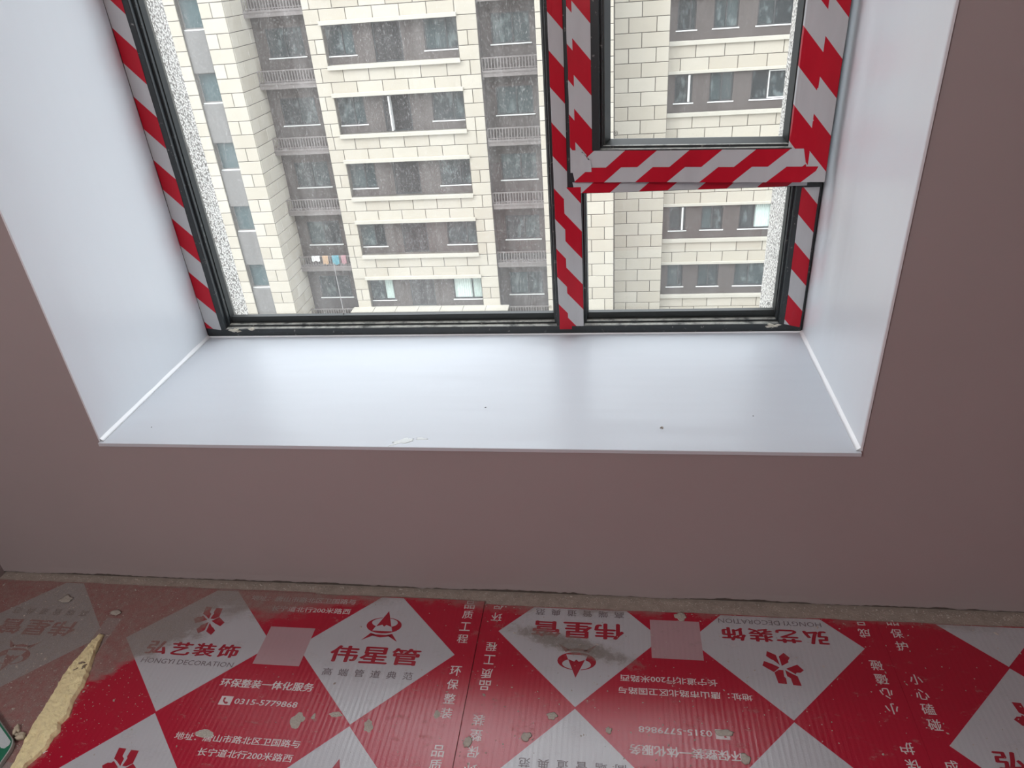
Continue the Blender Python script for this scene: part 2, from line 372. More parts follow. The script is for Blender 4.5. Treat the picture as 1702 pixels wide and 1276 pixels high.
# ------------------------------------------------------------------ window
YF = 0.569
win = empty('window_1', (0, YF, 0.445), kind='structure', label='dark aluminium window with fixed panes and open sash')
fm = lambda a, d, b: (a, YF+d, b)
fr = MB().ring([(0,0),(0.062,0),(0.0635,0.0015),(0.0635,0.017),(0.069,0.017),(0.0700,0.0185),(0.0700,0.05),(0.060,0.085),(0,0.085)], (-RV+0.001, RV-0.001, 0.4435, 2.429), fm)
obj('outer_frame', fr, M['frame'], win)
ZB, ZT = 0.5135, 2.359
mu = MB().box(0.206, 0.287, YF, YF+0.05, 0.506, 2.367).box(0.199, 0.294, YF+0.017, YF+0.05, 0.51, 2.362)
obj('mullion', mu, M['frame'], win, bevel=0.002)
ts = MB().box(0.287, 0.838, YF, YF+0.05, 0.897, 0.962).box(0.292, 0.832, YF+0.017, YF+0.05, 0.891, 0.968)
obj('transom', ts, M['frame'], win, bevel=0.002)
bead = lambda rect, prof=None: MB().ring(prof or [(0,0.030),(0.003,0.030),(0.006,0.047),(0.006,0.0505),(0,0.0505)], rect, fm)
obj('gasket', bead((-0.8295, 0.1995, ZB, ZT)).box(-0.829, 0.199, YF+0.034, YF+0.0505, ZB, 0.5335), M['gasket'], win)
obj('gasket', bead((0.2935, 0.8295, ZB, 0.8925)).box(0.294, 0.829, YF+0.034, YF+0.0505, ZB, 0.5335), M['gasket'], win)
p1 = obj('pane', MB().box(-0.829, 0.199, YF+0.0508, YF+0.0548, ZB, ZT), M['glass_dirty'], win, label='large dusty fixed pane')
p2 = obj('pane', MB().box(0.294, 0.829, YF+0.0508, YF+0.0548, ZB, 0.8925), M['glass_clean'], win, label='small lower fixed pane')
# opened sash (hinged on the mullion, its free edge swung into the room)
SX, SY, ST = 0.2535, 0.5615, math.radians(7.7)
def sm(a, d, b): return (SX+a*math.cos(ST)+d*math.sin(ST), SY-a*math.sin(ST)+d*math.cos(ST), b)
SW, SB, STP = 0.629, 0.930, 2.395
sash = obj('sash', MB().ring([(0,0),(0.082,0),(0.0835,0.0015),(0.0835,0.014),(0.089,0.014),(0.090,0.016),(0.090,0.030),(0.090,0.052),(0.040,0.052),(0.040,0.006),(0,0.006)], (0, SW, SB, STP), sm), M['frame'], win, label='opening sash swung slightly inward')
obj('gasket', MB().ring([(0.090,0.018),(0.094,0.018),(0.105,0.042),(0.105,0.046),(0.090,0.046)], (0, SW, SB-0.005, STP), sm), M['gasket'], sash)
pv = [sm(a, d, b) for d in (0.0462, 0.0502) for a, b in ((0.09,1.02),(SW-0.086,1.02),(SW-0.086,STP-0.09),(0.09,STP-0.09))]
obj('pane', MB().add(pv, [(3,2,1,0),(4,5,6,7),(0,1,5,4),(1,2,6,5),(2,3,7,6),(3,0,4,7)]), M['glass_clean'], sash)
# streak of dried drip on the large pane
obj('drip_streak', MB().box(-0.4612, -0.4592, YF+0.0496, YF+0.0506, 0.536, 0.70).lump((-0.461, YF+0.050, 0.532), 0.003, 0.001, 0.006, 2), simple('dried_drip', (0.8,0.8,0.78), 0.6), p1)

# ------------------------------------------------------------------ lettering helper
TXT = {}
def text_polys(s, bold=0.0):
    if (s, bold) not in TXT:
        c = bpy.data.curves.new('lettering', 'FONT'); c.body = s; c.size = 1.0; c.offset = bold; c.resolution_u = 2; c.fill_mode = 'FRONT'
        o = bpy.data.objects.new('lettering', c); COL.objects.link(o)
        dg = bpy.context.evaluated_depsgraph_get(); dg.update()
        me = bpy.data.meshes.new_from_object(o.evaluated_get(dg))
        TXT[(s, bold)] = ([tuple(v.co) for v in me.vertices], [tuple(p.vertices) for p in me.polygons])
        bpy.data.objects.remove(o); bpy.data.curves.remove(c); bpy.data.meshes.remove(me)
    return TXT[(s, bold)]
def fit_text(mb, s, x0, x1, y0, y1, z, bold=0.0):
    vs, fs = text_polys(s)
    if not vs: return
    a0 = min(v[0] for v in vs); a1 = max(v[0] for v in vs); b0 = min(v[1] for v in vs); b1 = max(v[1] for v in vs)
    h = bold*(y1-y0 if len(s) > 1 else x1-x0); g = h*0.45
    for i, (dx, dy) in enumerate(((0,0),) if not bold else ((0,0), (h,0), (-h,0), (0,g), (0,-g))):
        mb.add([(x0+h+dx+(v[0]-a0)/(a1-a0)*(x1-x0-2*h), y0+h+dy+(v[1]-b0)/(b1-b0)*(y1-y0-2*h), z+0.00005*i) for v in vs], fs)

# registered-trade-mark prints in the glass corners
for par, (x, z, y), rot in ((p1, (0.185, 0.545, YF+0.0504), False), (p2, (0.812, 0.546, YF+0.0504), False)):
    t = MB(); fit_text(t, '®', 0, 0.010, 0, 0.010, 0)
    obj('printed_mark', MB().add([(x+v[0]-0.005, y, z+v[1]-0.005) for v in t.v], t.f), M['mark'], par)
t = MB(); fit_text(t, '®', 0, 0.013, 0, 0.013, 0)
obj('printed_mark', MB().add([sm(0.112+v[1]*0.9, 0.0458, 1.050-v[0]) for v in t.v], t.f), M['mark'], sash)

# ------------------------------------------------------------------ barrier tape
TG = 'strips of red and white barrier tape on the window frame'
def tape(label, mp, prof, s0, s1, ref, half, k=1.15, e0=0.0, e1=0.0, n=40, seed=0, amp=0.0012, pieces=None):
    # mp(s, t, lift) -> world; prof = [(t, lift)]
    mb = MB(); mb.uv = []; m = len(prof)
    for i in range(n+1):
        f = i/n
        for t, l in prof:
            s = (s0+e0*t)*(1-f)+(s1+e1*t)*f
            wob = amp*noise.noise((s*9, seed*7.3, 0))
            mb.v.append(mp(s, t+wob, l+0.0004*(1+noise.noise((s*23, t*40, seed*3.1)))))
            mb.uv.append(((s+k*t-ref)/(2*half)+40, t*20))
    for i in range(n):
        for j in range(m-1):
            mb.f.append((i*m+j, i*m+j+1, (i+1)*m+j+1, (i+1)*m+j)); mb.m.append(0)
    o = obj('barrier_tape', mb, M['tape'], label=label, cat='tape', group=TG); return o
flat = lambda w_: [(0, 0), (w_*0.25, 0), (w_*0.5, 0), (w_*0.75, 0), (w_, 0)]
vert = lambda x0, y: (lambda s, t, l: (x0+t, y-0.0006-l, s))
fold = [(0, -0.008), (0.004, -0.003), (0.010, 0), (0.02, 0), (0.032, 0), (0.044, 0)]
tape('barrier tape down the left window frame beside the recess panel', vert(-0.9000, YF), flat(0.0485), 0.512, 2.38, 1.4496, 0.0832, e0=-0.15, seed=1)
tape('barrier tape on left half of the central mullion, full height', vert(0.206, YF), fold, 0.496, 2.37, 1.344, 0.0842, seed=2)
tape('short barrier tape on right half of the lower central mullion', vert(0.240, YF-0.0012), flat(0.045), 0.507, 0.915, 0.767, 0.0777, seed=3, amp=0.0025)
svert = lambda a0: (lambda s, t, l: sm(a0+t, -0.0006-l, s))
tape('narrow barrier tape wrapped on the left edge of the opened sash', svert(0.004), [(0, -0.002), (0.005, 0), (0.017, 0)], 0.955, 2.37, 1.347, 0.081, seed=4)
tape('barrier tape on the left stile of the opened sash beside its black bead', svert(0.0195), flat(0.044), 0.99, 2.37, 1.3546, 0.08, seed=5)
tape('barrier tape on right stile of the opened sash, next to its glass', svert(0.537), [(0, -0.010), (0.003, -0.004), (0.010, 0), (0.022, 0), (0.036, 0), (0.049, 0)], 0.965, 2.37, 1.194, 0.083, seed=6)
tape('barrier tape on the outer right edge of the opened sash by the recess panel', svert(0.584), flat(0.0445), 0.931, 2.37, 1.173, 0.083, seed=7)
shor = lambda z, lf: (lambda s, t, l: sm(s, -0.0010-lf-l, z-t))
tape('upper barrier tape along the bottom rail of the opened sash', shor(1.0105, 0), flat(0.044), 0.060, 0.572, 0.148, 0.079, k=1.15, e0=-0.9, e1=0.25, seed=8)
tape('lower barrier tape along the bottom rail of the opened sash', shor(0.9685, 0.0006), flat(0.038), 0.010, 0.610, 0.218, 0.08, k=1.15, e0=0.2, e1=-0.4, seed=9)
tape('barrier tape along the fixed transom under the opened sash', lambda s, t, l: (s, YF-0.0014-l, 0.9345-t+0.0), flat(0.0365), 0.262, 0.86, 0.329, 0.075, e0=0.2, seed=10)
tape('barrier tape low on the right window frame above the sill corner', vert(0.849, YF), flat(0.044), 0.506, 0.893, 0.823, 0.0757, e0=-0.25, seed=11)
# crumpled scrap where the sash strips meet
vs = []; fs = []
for i in range(9):
    for j in range(9):
        a, b = 0.012+0.050*i/8, 0.958+0.055*j/8
        if i+j > 12: a -= 0.006*(i+j-12); b -= 0.004*(i+j-12)
        vs.append(sm(a, -0.0028-0.0035*abs(noise.noise((a*55, b*42, 1.5)))-0.0012*noise.noise((a*150, b*90, 4)), b))
        if i and j: fs.append(((i-1)*9+j-1, i*9+j-1, i*9+j, (i-1)*9+j))
mb = MB().add(vs, fs); mb.uv = [(0.52+0.2*(i % 9)/9, 0.5) for i in range(81)]
obj('barrier_tape', mb, M['tape'], smooth=True, label='crumpled white scrap of barrier tape at lower left sash corner', cat='tape', group=TG)

# ------------------------------------------------------------------ apartment building opposite
BO = Vector((-4.0, 31.6, -42.0))
bld = empty('apartment_building', BO, label='cream stone apartment building with brown recesses opposite the window', cat='building')
FH, CH = 2.88, 0.576
WGY, TWY, RCY, PRY, FCY, BDY = 30.1, 31.6, 32.4, 30.0, 32.1, 32.8
ZLO, ZHI = -20.0, 8.4
BASE, ROOF = -42.0, 8.5
def bpart(name, mb, mat, parent=bld, **k): return obj(name, mb, mat, parent, **k)
# backing walls (the mortar seen in the joints)
wing = bpart('wing_wall', MB().box(-27, -17.28, WGY+0.02, 36, BASE, ROOF).box(-16.31, -15.26, WGY+0.02, 36, BASE, ROOF).box(-17.28, -16.31, WGY+0.32, 36, BASE, ROOF), M['joint'])
NF = range(-3, 7)
def top(f): return -0.49-FH*f
def holes_box(x0, x1, o0, o1, y0, y1):
    mb = MB().box(x0, o0, y0, y1, BASE, ROOF).box(o1, x1, y0, y1, BASE, ROOF)
    zs = [ROOF]+[z for f in NF for z in (top(f), top(f)-1.59)]+[BASE]
    for i in range(0, len(zs), 2): mb.box(o0, o1, y0, y1, zs[i+1], zs[i])
    return mb
tower = bpart('tower_wall', holes_box(-12.53, -5.18, -11.83, -6.05, TWY+0.02, 32.0), M['joint'])
pier = bpart('pier_wall', MB().box(-2.60, 0.42, PRY+0.02, 36, BASE, ROOF), M['joint'])
face = bpart('flat_wall', MB().box(0.42, 2.70, FCY+0.02, 36, BASE, ROOF), M['joint'])
zs = [ROOF]+[z for f in NF for z in (top(f), top(f)-1.59)]+[BASE]
mb = MB()
for i in range(0, len(zs), 2): mb.box(2.70, 18, BDY+0.02, BDY+0.2, zs[i+1], zs[i])
band = bpart('banded_wall', mb, M['joint'])
skin = MB()
for f in NF:                                    # piers and aprons that set the windows back
    t, b = top(f), top(f)-1.59
    skin.box(-10.6, -9.75, 31.86, 32.01, b, t).box(-8.5, -7.52, 31.86, 32.01, b, t).box(-11.83, -10.6, 31.86, 32.01, b, b+0.36).box(-7.52, -6.05, 31.86, 32.01, b, b+0.36)
    for a, c in ((2.7, 3.05), (3.8, 4.52), (5.5, 6.26), (7.72, 8.9), (10.4, 11.6), (12.6, 18)): skin.box(a, c, 32.86, 33.01, b, t)
    skin.box(2.7, 18, 32.862, 33.01, b, b+0.40)
    zt = -0.50-FH*f
    for a, c in ((-15.24, -14.68), (-13.02, -12.53), (-5.18, -4.71), (-3.06, -2.6)): skin.box(a, c, RCY-0.12, RCY+0.01, zt-FH, zt)
    for a, c in ((-14.68, -13.02), (-4.71, -3.06)): skin.box(a, c, RCY-0.12, RCY+0.01, zt-FH, zt-1.19)
brown = bpart('recess_wall', skin.box(-15.3, -12.5, RCY, 36, BASE, ROOF).box(-5.2, -2.58, RCY, 36, BASE, ROOF).box(-12.53, -5.18, 32.0, 36, BASE, ROOF).box(2.70, 18, BDY+0.2, 36, BASE, ROOF), M['brown'], label='brown rendered recess wall')
side = bpart('tower_side', MB().box(-12.55, -12.53, TWY+0.02, RCY, BASE, ROOF).box(-5.18, -5.16, TWY+0.02, RCY, BASE, ROOF), M['brown'], label='brown rendered side')
# stones ------------------------------------------------------------
STONES = []                                     # (parent, centre, w, h, axis)
G = 0.028
def row(par, y, x0, x1, zt, zb, joints, axis='y'):
    xs = [x0]+[j for j in joints if x0+0.15 < j < x1-0.15]+[x1]
    for a, b in zip(xs, xs[1:]):
        STONES.append((par, ((a+b)/2, y, (zt+zb)/2) if axis == 'y' else (y, (a+b)/2, (zt+zb)/2), b-a-G, zt-zb-G, axis))
def series(o, step, lo, hi): 
    k0 = math.ceil((lo-o)/step); return [o+step*k for k in range(k0, int((hi-o)/step)+1)]
k_lo, k_hi = int((-0.45-ZHI)/CH), int((-0.45-ZLO)/CH)
for k in range(k_lo, k_hi+1):
    zt, zb = -0.45-CH*k, -0.45-CH*(k+1); r = k % 5; odd = k % 2 == 1
    # wing front and its side face
    row(wing, WGY, -27.0, -17.28, zt, zb, series(-17.28-(0.6 if odd else 1.15), 1.15, -27, -17.28))
    row(wing, WGY, -16.31, -15.24, zt, zb, [-15.80] if not odd else [])
    row(wing, -15.24, WGY+0.03, RCY, zt, zb, [31.4] if odd else [30.75, 31.9], axis='x')
    # tower
    if r < 3:
        row(tower, TWY, -12.55, -11.85, zt, zb, [-12.25] if odd else [])
        row(tower, TWY, -6.03, -5.16, zt, zb, [-5.61] if odd else [])
        if r == 0 or r == 2: pass
    else:
        row(tower, TWY, -12.55, -5.16, zt, zb, ([-12.22]+series(-11.235, 1.152, -11.5, -6)+[-5.61]) if r == 3 else series(-11.86, 1.158, -12, -5.8))
    row(pier, PRY, -2.62, 0.43, zt, zb, series(0.02, 1.15, -2.6, 0.2) if odd else series(-0.55, 1.15, -2.6, 0.1))
    row(face, FCY, 0.45, 2.70, zt, zb, [1.568] if not odd else [1.03, 2.167])
    if r == 3: row(band, BDY, 2.72, 17.5, zt, zb, series(3.85, 1.19, 2.7, 17.5))
    if r == 4: row(band, BDY, 2.72, 17.5, zt, zb+0.03, series(3.23, 1.19, 2.7, 17.5))
SM = {}
def stone_mesh(w_, h_, axis):
    key = (round(w_, 2), round(h_, 2), axis)
    if key not in SM:
        mb = MB(); d, c = 0.03, 0.012; W2, H2 = w_/2, h_/2
        def q(a, dep, b): return (a, -dep, b) if axis == 'y' else (dep, a, b)
        vs = [q(a*W2, -0.02, b*H2) for a, b in ((-1,-1),(1,-1),(1,1),(-1,1))]+[q(a*W2, 0.0, b*H2) for a, b in ((-1,-1),(1,-1),(1,1),(-1,1))]+[q(a*(W2-c), c, b*(H2-c)) for a, b in ((-1,-1),(1,-1),(1,1),(-1,1))]
        fs = [(i, (i+1)%4, 4+(i+1)%4, 4+i) for i in range(4)]+[(4+i, 4+(i+1)%4, 8+(i+1)%4, 8+i) for i in range(4)]+[(8,9,10,11)]
        mb.add(vs, fs); SM[key] = (mesh_of('stone', mb, M['stone'], Vector((0,0,0))), vs, fs)
    return SM[key]
def stone_score(s):
    x, y = project(s[1]); d = (Vector(s[1])-CPOS).length
    vis = 225+0.30*y < x < 1315 and -12 < y < 525 and not (905 < x < 975)
    ws = 0.45 if s[4] == 'x' else 1.0
    return (1 if vis else 0, s[2]*s[3]*ws/d**2)
STONES.sort(key=stone_score, reverse=True)
for par, c, w_, h_, ax in STONES[:300]:
    o = bpy.data.objects.new('stone', stone_mesh(w_, h_, ax)[0]); COL.objects.link(o)
    o.parent = par; o.location = Vector(c)-WO[par]+Vector((0, random.uniform(-0.004, 0.004), 0)); WO[o] = Vector(c)
rest = {}
for par, c, w_, h_, ax in STONES[300:]:
    mb = rest.setdefault(par, MB()); _, vs, fs = stone_mesh(w_, h_, ax)
    mb.add([(v[0]+c[0], v[1]+c[1], v[2]+c[2]) for v in vs], fs)
for par, mb in rest.items(): obj('stone_cladding', mb, M['stone'], par, kind='stuff')
# ledges, windows, doors, balconies ----------------------------------
def bwindow(x0, x1, z0, z1, y, bars=(0.5,), pane_mat='bglass', curtain=None, sill=True, fmat='bframe', wsill=0.045):
    fmw = lambda a, d, b: (a, y+d, b)
    f = MB().ring([(0,-0.02),(0.05,-0.02),(0.05,0.05),(0,0.05)], (x0, x1, z0, z1), fmw)
    for b in bars:
        xb = x0+(x1-x0)*b; f.box(xb-0.028, xb+0.028, y-0.02, y+0.05, z0+0.05, z1-0.05)
    o = bpart('window', f, M[fmat])
    es = [x0+0.05]+[x0+(x1-x0)*b for b in bars]+[x1-0.05]
    for i, (a, b) in enumerate(zip(es, es[1:])):
        cur = curtain and (curtain == 'both' or curtain == i)
        if cur:
            vs = []; m = 16
            for j in range(m+1):
                xx = a+(b-a)*j/m; vs += [(xx, y+0.02+0.03*(j % 2), z0+0.05), (xx, y+0.02+0.03*(j % 2), z1-0.05)]
            obj('curtain', MB().add(vs, [(2*j, 2*j+2, 2*j+3, 2*j+1) for j in range(m)]), M['curtain'], o, label='pale pleated curtain')
        obj('pane', MB().box(a, b, y+0.012 if not cur else y+0.052, y+0.062, z0+0.05, z1-0.05), M[pane_mat], o)
    if sill: obj('window_sill', MB().box(x0-0.06, x1+0.06, y-0.10, y+0.02, z0-wsill, z0), M['bsill'], o)
    return o
for f in NF:
    t, b = top(f), top(f)-1.59
    # tower: lintel and sill ledges
    bpart('ledge', MB().box(-11.93, -6.0, TWY-0.10, TWY+0.3, t, t+0.165), M['ledge'], bevel=0.01)
    bpart('ledge', MB().box(-11.86, -6.0, TWY-0.14, 32.0, b-0.165, b), M['ledge'], bevel=0.01)
    yw = 31.93
    bwindow(-11.95, -10.6, b+0.36, t-0.02, yw, (0.62,), curtain=1 if f == 4 else None)
    bwindow(-7.52, -5.98, b+0.36, t-0.02, yw, (0.62,), curtain={3: 0, 4: 'both', 1: None}.get(f))
    d = bpart('balcony_door', MB().ring([(0,-0.03),(0.06,-0.03),(0.06,0.03),(0,0.03)], (-9.75, -8.5, b, t), lambda a, dd, c: (a, yw+dd, c)), M['bframe'])
    obj('pane', MB().box(-9.69, -9.13, yw, yw+0.02, b+0.06, t-0.06), M['dark'], d)
    obj('pane', MB().box(-9.13, -8.56, yw, yw+0.02, b+0.06, t-0.06), M['dark'], d)
    if f == 1:
        obj('door_leaf', MB().box(-9.42, -9.36, yw-0.34, yw-0.02, b+0.06, t-0.06), M['bsill'], d, label='open white door leaf')
    # bands on the right
    bpart('ledge', MB().box(2.72, 18, BDY-0.09, BDY+0.2, t, t+0.12), M['ledge'], bevel=0.01)
    bpart('ledge', MB().box(2.70, 18, BDY-0.12, BDY+0.2, b-0.165, b), M['ledge'], bevel=0.01)
    yb = BDY+0.13
    bwindow(3.05, 3.80, b+0.40, t-0.02, yb, (0.7,), curtain=None)
    bwindow(4.52, 5.50, b+0.40, t-0.02, yb, (0.5,))
    bwindow(6.26, 7.72, b+0.40, t-0.02, yb, (0.45,), curtain={0: 0, 3: 1}.get(f))
    if f == 1: bpart('open_casement', MB().ring([(0,0),(0.05,0),(0.05,0.04),(0,0.04)], (6.94, 7.70, b+0.42, t-0.04), lambda a, dd, c: (a, yb-0.07+dd, c)), M['bsill'], label='white sliding casement')
    if f in (1, 3): bpart('open_casement', MB().box(3.60, 3.68, yb-0.16, yb-0.02, b+0.45, t-0.06), M['bsill'], label='open white casement edge')
    bwindow(8.9, 10.4, b+0.40, t-0.02, yb, (0.5,)); bwindow(11.6, 12.6, b+0.40, t-0.02, yb, (0.5,))
    # window strip of the wing
    z1 = -1.90-FH*(f-1)+0.0; z0 = z1-1.21
    bwindow(-17.28, -16.31, z0, z1, WGY+0.28, (), pane_mat='bglass_teal', fmat='greypanel', wsill=0.05)
    bpart('spandrel_panel', MB().box(-17.275, -16.315, WGY+0.08, WGY+0.33, z0-1.67, z0-0.055), M['greypanel'])
    # recessed windows and balconies left and right of the tower
    zt = -0.50-FH*f; zb = zt-1.19
    bwindow(-14.68, -13.02, zb, zt, RCY-0.07, (0.5,)); bwindow(-4.71, -3.06, zb, zt, RCY-0.07, (0.55,))
    rt = -2.13-FH*f
    for xa, xb_ in ((-15.22, -12.57), (-5.14, -2.45)):
        o = bpart('balcony', MB().box(xa, xb_, 31.72, RCY, rt-0.78, rt-0.57).box(xa, xb_, 31.69, 31.80, rt-0.60, rt-0.52), M['rail'])
        rl = MB().box(xa, xb_, 31.735, 31.785, rt-0.05, rt).box(xa, xb_, 31.745, 31.775, rt-0.47, rt-0.44)
        nb = int((xb_-xa)/0.13)
        for j in range(nb+1):
            xx = xa+0.02+(xb_-xa-0.04)*j/nb; rl.box(xx-0.019, xx+0.019, 31.75, 31.77, rt-0.53, rt-0.04)
        obj('railing', rl, M['rail'], o, kind='stuff')
# podium roof slab at the tower foot, paved with pale slabs
pod = bpart('podium_ledge', MB().box(-12.80, -4.72, 31.0, TWY+0.02, -13.85, -13.52), M['joint'])
for j in range(7):
    a = -12.80+8.08*j/7; c = MB().box(a+0.015, a+8.08/7-0.015, 30.99, TWY, -13.53, -13.50); obj('paving_slab', c, M['ledge'], pod)
# washing on one balcony of the recess
for j, (x, wd, cm, lb, zz) in enumerate(((-14.35, 0.42, 'cloth_white', 'white washing bundled on the railing, leftmost on the balcony', 0.26), (-13.86, 0.30, 'cloth_orange', 'orange-brown cloth hung on the balcony railing', 0.42),
        (-13.33, 0.36, 'cloth_teal', 'teal cloth hung on the balcony railing', 0.45), (-12.90, 0.26, 'cloth_rose', 'dull rose cloth hung on the balcony railing by the tower', 0.42))):
    vs = []; m = 10; zt = -2.13-FH*3+0.02
    for i in range(m+1):
        xx = x-wd/2+wd*i/m; dy = 0.02*math.sin(i*1.9+j)
        vs += [(xx, 31.80, zt-0.08), (xx, 31.76, zt), (xx, 31.70+dy, zt-0.06), (xx, 31.69+dy, zt-zz-0.03*math.sin(i+j))]
    obj('hanging_cloth', MB().add(vs, [(i*4+k, i*4+k+1, (i+1)*4+k+1, (i+1)*4+k) for i in range(m) for k in range(3)]), M[cm], label=lb, cat='cloth', group='washing on a balcony opposite')
obj('ground', MB().box(-90, 90, 0.8, 120, -42.2, -42.0), M['ground'], kind='structure')

# ------------------------------------------------------------------ floor protection sheets with their print
SHW = 0.9645
def disc(cx, cy, rx, ry, n=28): return [(cx+rx*math.cos(2*math.pi*i/n), cy+ry*math.sin(2*math.pi*i/n)) for i in range(n)]
def flatpoly(mb, poly, z): mb.add([(x, y, z) for x, y in poly], [tuple(range(len(poly)))])
PETALS = [[(563,612),(600,591),(636,592),(631,640),(642,650),(640,692),(575,690)], [(650,590),(692,613),(735,632),(748,700),(685,697),(680,650),(655,635)],
    [(660,580),(700,565),(755,545),(795,585),(765,605),(735,605),(725,618)], [(625,490),(670,460),(710,495),(690,520),(693,530),(665,545),(632,560)],
    [(540,452),(605,480),(618,555),(575,520),(560,515),(525,490)], [(500,530),(560,550),(612,573),(560,610),(480,565)]]
def cell(v, worn=''):
    """one repeat of the print: [(part name, mesh, materials)]; lettering goes to the shared lists"""
    z1, z2 = 0.0003, 0.0006; out = []
    for c in (0.2485, 0.7165):
        d = MB(); flatpoly(d, [(c-0.2, v), (c, v-0.2005), (c+0.2, v), (c, v+0.2005)], z1); out.append(('white_diamond', d, ['f_white']))
    d = MB()
    for pt in PETALS: flatpoly(d, [(0.2455-(x-637)*0.000286, v+0.0665+(y-575)*0.000368) for x, y in pt], z2)
    out.append(('petal_emblem', d, ['f_text_red']))
    # arrow-and-orbit emblem
    d = MB(); W = lambda p, z: d.add([(x, y, z) for x, y in p], [tuple(range(len(p)))], 1)
    flatpoly(d, disc(0.718, v+0.078, 0.046, 0.0255), z2)
    W(disc(0.718, v+0.0865, 0.034, 0.0150), z2+0.0001); W([(0.692, v+0.060), (0.718, v+0.129), (0.744, v+0.060)], z2+0.0002)
    flatpoly(d, [(0.6985, v+0.0735), (0.719, v+0.1245), (0.7385, v+0.0735), (0.724, v+0.0795), (0.719, v+0.0735), (0.713, v+0.0795)], z2+0.0003)
    flatpoly(d, [(0.672, v+0.029), (0.690, v+0.0525), (0.704, v+0.0485)], z2); flatpoly(d, [(0.764, v+0.029), (0.746, v+0.0525), (0.732, v+0.0485)], z2)
    flatpoly(d, [(0.704, v+0.0485), (0.690, v+0.0455), (0.718, v+0.040), (0.746, v+0.0455), (0.732, v+0.0485)], z2)
    out.append(('arrow_emblem', d, ['f_text_red', 'f_white']))
    # plain pale square between the diamonds
    d = MB(); flatpoly(d, [(0.4215, v-0.0575), (0.5415, v-0.0575), (0.5415, v+0.0575), (0.4215, v+0.0575)], z1+0.0001); out.append(('pale_square', d, ['f_square']))
    d = MB(); flatpoly(d, [(0.3875, v-0.1725), (0.417, v-0.1725), (0.417, v-0.1495), (0.3875, v-0.1495)], z1)
    ph = [(0.394, v-0.154), (0.399, v-0.153), (0.400, v-0.158), (0.398, v-0.160), (0.403, v-0.165), (0.406, v-0.1635), (0.411, v-0.1665), (0.408, v-0.170), (0.403, v-0.1695), (0.396, v-0.163)]
    d.add([(x, y, z2) for x, y in ph], [tuple(range(len(ph)))], 1); out.append(('telephone_sign', d, ['f_text_white', 'f_text_red']))
    def line(chars, boxes, mat, z, bold):
        if ''.join(chars) in worn: return
        d = MB()
        for ch, bx in zip(chars, boxes): fit_text(d, ch, *bx, z, bold)
        out.append(('lettering', d, [mat]))
    line('弘艺装饰', [(0.1235+0.0635*i, 0.181+0.0635*i, v-0.046, v-0.004) for i in range(4)], 'f_text_red', z2, 0.035)
    line(['HONGYI DECORATION'], [(0.1315, 0.3745, v-0.0715, v-0.0575)], 'f_text_grey', z2, 0.0)
    line('伟星管', [(0.6055+0.0775*i, 0.6785+0.0775*i, v-0.040, v+0.0115) for i in range(3)], 'f_text_red', z2, 0.030)
    line('高端管道典范', [(0.605+0.0399*i, 0.629+0.0399*i, v-0.078, v-0.057) for i in range(6)], 'f_text_grey', z2, 0.012)
    line(['环保整装一体化服务'], [(0.3665, 0.5995, v-0.1255, v-0.1015)], 'f_text_white', z1, 0.03)
    line(['0315-5779868'], [(0.424, 0.578, v-0.1685, v-0.1535)], 'f_text_white', z1, 0.025)
    line(['地址：唐山市路北区卫国路与'], [(0.3265, 0.620, v-0.264, v-0.2455)], 'f_text_white', z1, 0.018)
    line(['长宁道北行200米路西'], [(0.398, 0.616, v-0.297, v-0.2785)], 'f_text_white', z1, 0.018)
    for st, x, ys in (('品质工程', 0.9275, (0.1575, 0.1255, 0.0865, 0.0485)), ('环保整装', 0.9275, (-0.0455, -0.0825, -0.1205, -0.1575)),
                     ('小心磕碰', 0.0365, (0.1575, 0.1195, 0.0835, 0.0465)), ('成品保护', 0.0365, (-0.0455, -0.0825, -0.1195, -0.1565))):
        line(st, [(x-0.0135, x+0.0135, v+y-0.0135, v+y+0.0135) for y in ys], 'f_text_white', z1, 0.012)
    return out
def cut(mb, x0, x1, ytop):
    bm = bmesh.new(); vv = [bm.verts.new(p) for p in mb.v]
    for f, mi in zip(mb.f, mb.m):
        try: bm.faces.new([vv[i] for i in f]).material_index = mi
        except ValueError: pass
    for co, no in (((x0,0,0), (-1,0,0)), ((x1,0,0), (1,0,0)), ((0,ytop,0), (0,1,0)), ((0,-1.5,0), (0,-1,0))):
        bmesh.ops.bisect_plane(bm, geom=bm.verts[:]+bm.edges[:]+bm.faces[:], plane_co=co, plane_no=no, clear_outer=True)
    bm.verts.index_update(); r = MB(); r.v = [tuple(v.co) for v in bm.verts]; r.f = [tuple(v.index for v in f.verts) for f in bm.faces]; r.m = [f.material_index for f in bm.faces]
    for i, f in enumerate(bm.faces):
        if f.normal.z < 0: r.f[i] = tuple(reversed(r.f[i]))
    bm.free(); return r
def flat_obj(name, mb, mats, parent, **k):
    me = bpy.data.meshes.new(name); og = WO[parent]
    me.from_pydata([(x-og.x, y-og.y, z-og.z) for x, y, z in mb.v], [], mb.f); [me.materials.append(m) for m in mats]; me.polygons.foreach_set('material_index', mb.m); me.update()
    o = bpy.data.objects.new(name, me); COL.objects.link(o); o.parent = parent; WO[o] = og; return meta(o, **k)
